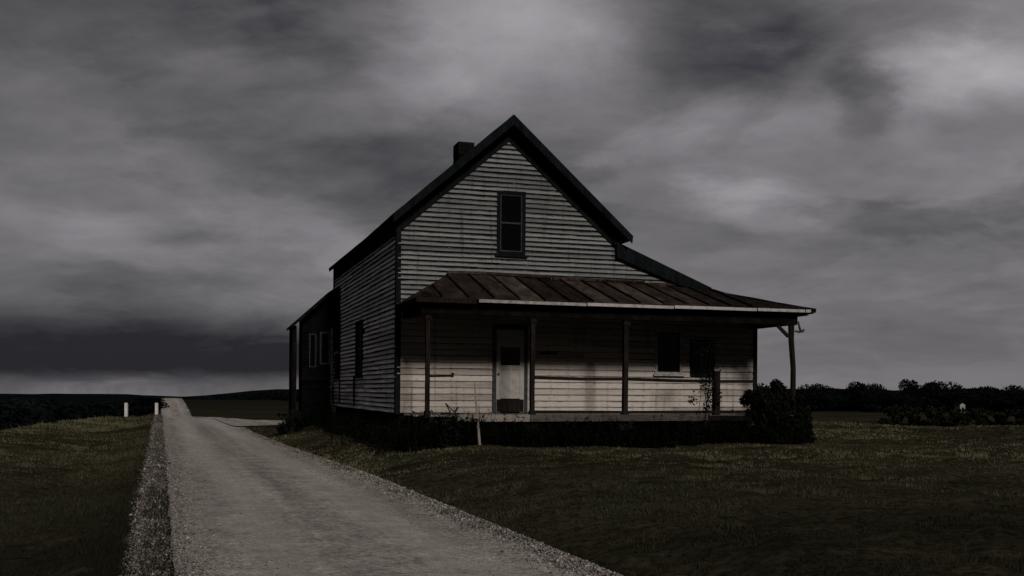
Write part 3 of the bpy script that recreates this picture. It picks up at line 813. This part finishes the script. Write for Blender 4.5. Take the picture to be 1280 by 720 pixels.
# windows and door -------------------------------------------------------
def window(P, s0, s1, z0, z1, fw, trim, meet=True, sill=True, cross=False, label=None, fr=.05, glassmat='glass', head=False):
    def B(c, a, b, za, zb, d0, d1, cc=(.5, .5, 0)):
        p = [P(a, za, d0), P(b, zb, d1)]; lo = tuple(min(p[0][i], p[1][i]) for i in range(3)); hi = tuple(max(p[0][i], p[1][i]) for i in range(3)); c.box(lo, hi, cc, .0015)
    c = MB()
    B(c, s0, s0+fw, z0, z1, .001, fr); B(c, s1-fw, s1, z0, z1, .001, fr); B(c, s0+fw, s1-fw, z1-fw, z1, .001, fr); B(c, s0+fw, s1-fw, z0, z0+fw*.8, .001, fr)
    if sill: B(c, s0-.05, s1+.05, z0-.05, z0-.002, .001, fr+.05)
    if head: B(c, s0-.03, s1+.03, z1+.002, z1+.04, .001, fr+.03)
    w = part(c, 'window', trim, None, label)
    c = MB(); zm = (z0+z1)/2; sw = .03
    if meet: B(c, s0+fw, s1-fw, zm-.02, zm+.02, .012, .035)
    B(c, s0+fw, s0+fw+sw, z0+fw, z1-fw, .012, .028); B(c, s1-fw-sw, s1-fw, z0+fw, z1-fw, .012, .028); B(c, s0+fw+sw-.004, s1-fw-sw+.004, z1-fw-sw, z1-fw, .013, .027); B(c, s0+fw+sw-.004, s1-fw-sw+.004, z0+fw, z0+fw+sw, .013, .027)
    part(c, 'sash', 'wingtrim' if meet else 'trimdark', w)
    c = MB(); B(c, s0+fw, s1-fw, z0+fw*.8, z1-fw, .003, .009); part(c, 'pane', glassmat, w)
    return w
window(Pf, *UW[:2], *UW[2:], .085, 'trimdark', label='tall sash window high in the gable')
window(Pf, *W1[:2], *W1[2:], .07, 'trimwhite', meet=False, label='white framed porch window with black glass')
window(Pf, *W2[:2], *W2[2:], .035, 'trimdark', meet=False, sill=False, label='unframed black window right of the white framed one')
window(Pl, *S1[:2], *S1[2:], .13, 'trimdark', label='tall narrow window in the long side wall', fr=.06)
window(Pl, *S2[:2], *S2[2:], .10, 'trimdark', label='small window at the back of the long side wall', fr=.06)
# downpipe-like board hanging beside the side windows
c = MB(); c.box((-.075, 9.15, 1.15), (-.045, 9.25, 4.2), j=.01); part(c, 'batten', 'trimdark'); c = MB(); c.box((-.075, 6.1, 1.1), (-.045, 6.2, 2.0), j=.01); part(c, 'batten', 'trimdark')
# door
c = MB()
c.box((D0[0], -.05, D0[2]), (D0[0]+.10, -.001, D0[3])); c.box((D0[1]-.08, -.05, D0[2]), (D0[1], -.001, D0[3])); c.box((D0[0]+.1, -.05, D0[3]-.1), (D0[1]-.08, -.001, D0[3]))
dr = part(c, 'door_frame', 'wingtrim')
c = MB(); c.box((D0[1]+.005, -.058, D0[2]), (D0[1]+.13, -.001, D0[3])); part(c, 'door_casing', 'trimwhite')
c = MB(); x0, x1 = D0[0]+.1, D0[1]-.08
for (a, b, za, zb, d) in [(x0, x0+.11, 1.06, 3.1, .036), (x1-.11, x1, 1.06, 3.1, .036), (x0+.11, x1-.11, 1.40, 1.50, .036), (x0+.11, x1-.11, 2.12, 2.22, .036), (x0+.11, x1-.11, 2.66, 3.1, .036),
                          ((x0+x1)/2-.02, (x0+x1)/2+.02, 1.50, 2.12, .034), (x0+.11, x1-.11, 1.50, 2.12, .022)]:
    c.box((a, -d, za), (b, -.002, zb), (.8, .5, 0))
dd = part(c, 'door', 'door')
c = MB(); c.box((x0+.01, -.044, 1.07), (x1-.01, -.037, 1.38)); part(c, 'kick_panel', 'wood', dd)
c = MB(); c.box((x0+.11, -.018, 2.22), (x1-.11, -.002, 2.66)); part(c, 'pane', 'glass', dd)
c = MB(); c.tube([(x0+.05, -.036, 2.0), (x0+.05, -.075, 2.0)], [.02, .028], 8); part(c, 'handle', 'iron', dd)
c = MB(); c.box((3.6, -.05, 2.50), (4.05, -.028, 2.56), j=.006); part(c, 'wall_batten', 'wood')

# rear wing with its little side porch ------------------------------------
c = MB()
RS = 1.41/1.53
c.prism([(-1.02, 11.48, 3.60), (-.002, 11.48, 3.60), (-.002, 12.5, 3.60), (-1.02, 12.5, 3.60)], 3.6)
c.prism([(-1.02, 11.48, 3.601), (-.002, 11.48, 3.601), (-.002, 11.48, 5.0), (-1.02, 11.48, 4.06)], 1.0, d=(0, 1, 0))
wg = part(c, 'wing_wall', 'sheath', label='dark wall of the rear wing')
c = MB(); n = 10
for i in range(n):
    a = -1.42+1.42*i/n; b = -1.42+1.42*(i+1)/n; za = 3.62+(a+1.55)*RS; zb = 3.62+(b+1.55)*RS; j = rnd.uniform(-.01, .01)
    c.prism([(a, 11.0+j, za), (b, 11.0+j, zb), (b, 12.75, zb), (a, 12.75, za)], .09, (rnd.uniform(.3, .7), .5, 0))
part(c, 'wing_roof', 'roof')
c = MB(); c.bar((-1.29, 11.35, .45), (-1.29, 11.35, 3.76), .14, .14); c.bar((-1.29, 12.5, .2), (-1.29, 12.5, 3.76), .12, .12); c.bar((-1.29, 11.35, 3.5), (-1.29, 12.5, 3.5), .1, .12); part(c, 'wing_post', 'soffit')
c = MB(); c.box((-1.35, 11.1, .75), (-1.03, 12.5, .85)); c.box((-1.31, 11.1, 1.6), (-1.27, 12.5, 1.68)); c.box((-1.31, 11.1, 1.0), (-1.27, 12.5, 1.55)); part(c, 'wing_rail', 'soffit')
Pw = lambda s, z, d: (s, 11.48-d, z)
siding('wing_siding', M['sheath'], 1.0, 3.55, lambda z: (-1.02, 0.0), .15, Pw, [(-.76, -.56, 2.3, 3.58), (-.40, -.08, 2.3, 3.58)], proud=.03)
window(Pw, -.78, -.54, 2.35, 3.5, .03, 'wingtrim', meet=False, sill=False, label='left narrow window of the rear wing')
window(Pw, -.42, -.06, 2.45, 3.58, .06, 'wingtrim', meet=False, sill=False, label='right narrow window of the rear wing')
# low bump-out finishing the side wall
siding('pantry_siding', 'porchwall', 1.05, 3.70, lambda z: (VB+.06, VB+.62), .12, lambda s, z, d: (-.04-d, s, z), [], proud=.03)
c = MB(); c.box((-.035, VB+.055, 1.0), (.3, 11.46, 3.70)); c.box((-.03, VB+.055, 3.702), (.3, 11.46, 4.93)); part(c, 'pantry_wall', 'sheath')
c = MB(); c.box((-.062, 9.30, 2.86), (-.04, 10.72, 4.95)); part(c, 'wall_panel', 'sheath', label='black panel over the clapboards above the small side window')  # flat black panel at the rear of the side wall

# ------------------------------------------------------------------ small things
# leaning stick in front of the porch
x, y = h2w(1.28, -2.75); z0 = float(H(x, y)); xt, yt = h2w(1.30, -2.2)
c = MB(); c.tube([(0, 0, -.05), ((xt-x)*.5, (yt-y)*.5, .66), (xt-x, yt-y, 1.40)], [.032, .027, .013], 7, (.8, .5, 0))
o = c.build('leaning_stick', M['deckwood']); o.location = (x, y, z0); tag(o, 'thin grey stick leaning against the porch edge left of the door', 'stick')
# broken chair-like slats on the porch floor
x, y = h2w(1.12, -1.2)
c = MB(); c.bar((-.32, 0, .012), (.22, .05, .03), .07, .02); c.bar((-.1, .02, .04), (-.22, .02, .26), .04, .02); c.bar((-.22, .0, .25), (-.02, .0, .06), .04, .02); c.bar((.0, .02, .05), (.08, .04, .16), .03, .03)
o = c.build('broken_plank', M['wood']); o.location = (x, y, 1.036); o.rotation_euler = (0, 0, TH); tag(o, 'heap of broken dark planks lying on the porch floor left of the door', 'plank')
# vine on the porch railing
x, y = h2w(7.05, -2.2); z0 = float(H(x, y))
e = empty('climbing_plant', (x, y, z0), TH); tag(e, 'straggly climbing plant growing up the porch rail between the two porch windows and short post', 'plant')
c = MB(); cs = []; rs = []
for k in range(9):
    a = rnd.uniform(-.25, .25); p = [(a*.3, .0, .0)]; zz = rnd.uniform(1.3, 2.35)
    for q in (.35, .7, 1.0): p.append((a*q+rnd.gauss(.0, .05)+.06*q, .1+rnd.uniform(-.03, .05), zz*q))
    c.tube(p, [.010, .008, .006, .003], 5); cs += [p[2], p[3]]; rs += [.10, .13]
c.build('stem', M['bark'], e)
for k in range(7): cs.append((rnd.uniform(-.4, .35), .05, rnd.uniform(.75, 1.25))); rs.append(.10)
cs.append((.1, .08, 1.3)); rs.append(.16); cs.append((.06, .08, 1.45)); rs.append(.13)
V, F, cc = leaf_cloud(cs, rs, 620, .035); mesh_np('foliage', V, F, M['leaf'], e, colr=cc*.7)
# tall weed clump left of the stick
x, y = h2w(.62, -2.55)
shrub('weed_clump', x, y, .62, .8, 900, .035, 'clump of tall weeds standing before the missing porch corner', 'weeds', None, 'weed', 77)
x, y = h2w(-1.5, 10.4)
shrub('shrub', x, y, .75, 1.0, 2500, .045, 'low dark shrub at the foot of the rear wing beside the drive', seed=78)

# marker posts
for i, (px, Y, h_, lab) in enumerate([(158, 58.5, .70, 'left of the two white marker posts at the crest, standing in the grass'), (196, 62.5, .70, 'right of the two white marker posts at the crest, close to the road edge')]):
    X = azx(px, Y); X = min(X, road_l(Y)-.2); z0 = float(H(X, Y)); hz = 488+(px-640)*math.tan(ROLL)
    top = 1.6-(503.5-hz)/F_*Y
    e = empty('marker_post', (X, Y, z0-.05)); tag(e, lab, 'post', 'white marker posts beside the road')
    hh = top-z0+.05; c = MB()
    c.box((-.085, -.06, 0), (.085, .06, hh-.05)); c.prism([(-.085, -.06, hh), (.085, -.06, hh), (.085, .06, hh-.03), (-.085, .06, hh-.03)], .05)
    c.build('shaft', M['marker'], e)

# pale shed far off by the treeline
Y = 205; X = azx(1200, Y); z0 = float(H(X, Y)); hz = 488+(1200-640)*math.tan(ROLL)
e = empty('shed', (X, Y, z0), R(15)); tag(e, 'small pale shed standing in front of the distant treeline', 'shed')
top = 1.6-(503-hz)/F_*Y-z0
c = MB(); w2, d2 = .62, .8; hw = top-.4
c.box((-w2, -d2, -.3), (w2, d2, hw)); c.prism([(-w2, -d2, hw), (w2, -d2, hw), (0, -d2, top-.06)], 2*d2, d=(0, 1, 0)); c.build('wall', M['trimwhite'], e)
c = MB()
for s_ in (-1, 1): c.prism([(0, -d2-.15, top), (s_*(w2+.2), -d2-.15, hw-.05), (s_*(w2+.2), d2+.15, hw-.05), (0, d2+.15, top)], .06)
c.build('roof', M['trimdark'], e)
c = MB(); c.box((-.2, -d2-.03, -.3), (.3, -d2-.005, hw-.6)); c.build('door', M['trimdark'], e)

# ------------------------------------------------------------------ camera
cam = bpy.data.cameras.new('camera'); co = bpy.data.objects.new('camera', cam); COL.objects.link(co)
cam.sensor_width = 36; cam.lens = F_/1280*36; cam.shift_y = 128/1280; cam.clip_end = 8000; cam.clip_start = .1
co.location = (0, 0, 1.6)
co.matrix_world = Matrix.Translation((0, 0, 1.6)) @ Matrix.Rotation(R(90), 4, 'X') @ Matrix.Rotation(ROLL, 4, 'Z')
sc.camera = co

# ------------------------------------------------------------------ light
SUN_EL, SUN_AZ = R(29), R(160)      # azimuth clockwise from +Y: behind the camera, slightly right
sd = Vector((math.sin(SUN_AZ)*math.cos(SUN_EL), math.cos(SUN_AZ)*math.cos(SUN_EL), math.sin(SUN_EL)))
sl = bpy.data.lights.new('sun', 'SUN'); sl.energy = 2.5; sl.angle = R(9); sl.color = (1, .93, .87)
so = bpy.data.objects.new('sun', sl); COL.objects.link(so); so.rotation_euler = sd.to_track_quat('Z', 'Y').to_euler()

w = bpy.data.worlds.new('World'); sc.world = w; w.use_nodes = True
t = NT(w.node_tree); bg = w.node_tree.nodes['Background']
skyn = t.n.new('ShaderNodeTexSky'); skyn.sky_type = 'NISHITA'; skyn.sun_disc = False
skyn.sun_elevation = SUN_EL; skyn.sun_rotation = SUN_AZ
tc = t.n.new('ShaderNodeTexCoord'); D = tc.outputs['Generated']
sp = t.n.new('ShaderNodeSeparateXYZ'); t.l.new(D, sp.inputs[0]); dx, dy, dz = sp.outputs
az = t.m('ARCTAN2', dx, dy); el = t.m('ARCSINE', dz)
def AE(px, py): return math.atan((px-640)/F_), math.atan((488-py)/math.hypot(F_, px-640))
def blob(px, py, sx, sy, amp, warp=None, rot=0):
    a, e = AE(px, py); sx /= F_; sy /= F_
    A = t.m('SUBTRACT', azw, a); E = t.m('SUBTRACT', elw, e)
    if rot:
        c_, s_ = math.cos(rot), math.sin(rot)
        A, E = t.m('ADD', t.m('MULTIPLY', A, c_), t.m('MULTIPLY', E, s_)), t.m('SUBTRACT', t.m('MULTIPLY', E, c_), t.m('MULTIPLY', A, s_))
    q = t.m('ADD', t.m('POWER', t.m('ABSOLUTE', t.m('DIVIDE', A, sx)), 2.0), t.m('POWER', t.m('ABSOLUTE', t.m('DIVIDE', E, sy)), 2.0))
    return t.m('MULTIPLY', t.m('EXPONENT', t.m('MULTIPLY', q, -1.0)), amp)
# warped angular coordinates give the blobs ragged cloud edges
zz = t.m('ADD', t.m('MAXIMUM', dz, 0.0), .24)
cx = t.m('DIVIDE', dx, zz); cy = t.m('DIVIDE', dy, zz)
cb = t.n.new('ShaderNodeCombineXYZ'); t.l.new(cx, cb.inputs[0]); t.l.new(cy, cb.inputs[1]); CP = cb.outputs[0]
wn = t.n.new('ShaderNodeSeparateColor'); t.l.new(t.noise(CP, 2.6, 9, .62, .3, True), wn.inputs[0])
azw = t.m('ADD', az, t.m('MULTIPLY', t.m('SUBTRACT', wn.outputs[0], .5), .19))
elw = t.m('ADD', el, t.m('MULTIPLY', t.m('SUBTRACT', wn.outputs[1], .5), .10))
n1 = t.noise(t.mapping(CP, (.9, 1.0, 1), rot=(0, 0, .5), loc=(3, 1, 0)), 1.25, 9, .56, .35)
n2 = t.noise(t.mapping(CP, (1, 1.25, 1), loc=(7, 3, 2)), 5.0, 8, .6, .2)
br = t.m('ADD', t.m('MULTIPLY', t.m('SUBTRACT', n1, .5), .17), t.m('MULTIPLY', t.m('SUBTRACT', n2, .5), .08))
n3 = t.smooth(t.noise(t.mapping(CP, (.9, 1.0, 1), loc=(1, 9, 4)), 1.7, 9, .58, .5), .465, .545)
br = t.m('ADD', br, t.m('MULTIPLY', t.m('SUBTRACT', n3, .5), .020))
br = t.m('MULTIPLY', br, t.m('ADD', .45, t.m('MULTIPLY', t.smooth(el, .02, .2), .55)))
br = t.m('ADD', br, .150)
def edge(px, py, sx, sy, amp, k0=.25, k1=.75):
    """a cloud mass with a fairly crisp ragged border"""
    return t.m('MULTIPLY', t.smooth(blob(px, py, sx, sy, 1.0), k0, k1), amp)
for a in [(640, 40, 140, 75, .115), (1230, 75, 95, 38, .12), (860, 165, 150, 38, .05), (930, 245, 60, 22, .07), (330, 270, 200, 34, .045, None, -.42), (200, 330, 160, 24, .03, None, -.25), (560, 120, 110, 50, .04),
          (130, 50, 330, 150, -.050), (120, 230, 260, 100, -.026), (60, 482, 460, 26, -.060), (350, 120, 90, 60, -.012), (520, 210, 90, 40, -.02), (1180, 300, 170, 34, -.045), (1010, 345, 200, 20, -.015), (720, 290, 110, 40, -.015), (90, 365, 260, 30, -.03), (1150, 420, 200, 40, -.01)]:
    br = t.m('ADD', br, blob(*a))
for a in [(880, 35, 150, 85, -.052, .12, .85), (1072, 118, 46, 48, -.040, .1, .8), (400, 20, 130, 60, -.035), (1090, 20, 130, 40, -.020), (1010, 65, 80, 45, -.018, .1, .8), (1190, 255, 150, 26, -.03), (700, 232, 110, 22, -.02)]:
    br = t.m('ADD', br, edge(*a))
# the low dark bank of cloud to the left and the paler strip below it
bandm = t.m('MULTIPLY', t.smooth(t.m('ADD', el, t.m('MULTIPLY', t.m('SUBTRACT', elw, el), .25)), AE(0, 488)[1], AE(0, 450)[1]), t.m('SUBTRACT', 1.0, t.smooth(t.m('ADD', el, t.m('MULTIPLY', t.m('SUBTRACT', elw, el), .30)), AE(0, 428)[1], AE(0, 362)[1])))
bandm = t.m('MULTIPLY', bandm, t.m('SUBTRACT', 1.0, t.smooth(azw, AE(300, 400)[0], AE(600, 400)[0])))
br = t.m('SUBTRACT', br, t.m('MULTIPLY', bandm, .118))
br = t.m('MULTIPLY', t.m('POWER', t.m('DIVIDE', t.m('MAXIMUM', br, .03), .150), 1.40), .170)
br = t.m('MAXIMUM', br, .014)
br = t.m('MULTIPLY', br, t.m('ADD', .09, t.m('MULTIPLY', t.smooth(dy, -.25, .4), .91)))   # unseen rear sky dimmed, added to deepen the porch shade
gm = t.mix(t.smooth(br, .015, .085), (.90, .85, 1.14, 1), (.985, .942, 1.0, 1))
cc = t.n.new('ShaderNodeCombineColor'); [t.l.new(br, cc.inputs[i]) for i in range(3)]
cl = t.mix(1.0, cc.outputs[0], gm, 'MULTIPLY')
skc = t.mix(1.0, skyn.outputs[0], (.06, .06, .06, 1), 'MULTIPLY')
fin = t.mix(.985, skc, cl)
t.l.new(fin, bg.inputs['Color']); bg.inputs['Strength'].default_value = 1.0
w.cycles.sampling_method = 'MANUAL'; w.cycles.sample_map_resolution = 512

sc.view_settings.view_transform = 'Standard'; sc.view_settings.look = 'None'; sc.view_settings.exposure = 0; sc.view_settings.gamma = 1
sc.cycles.max_bounces = 5
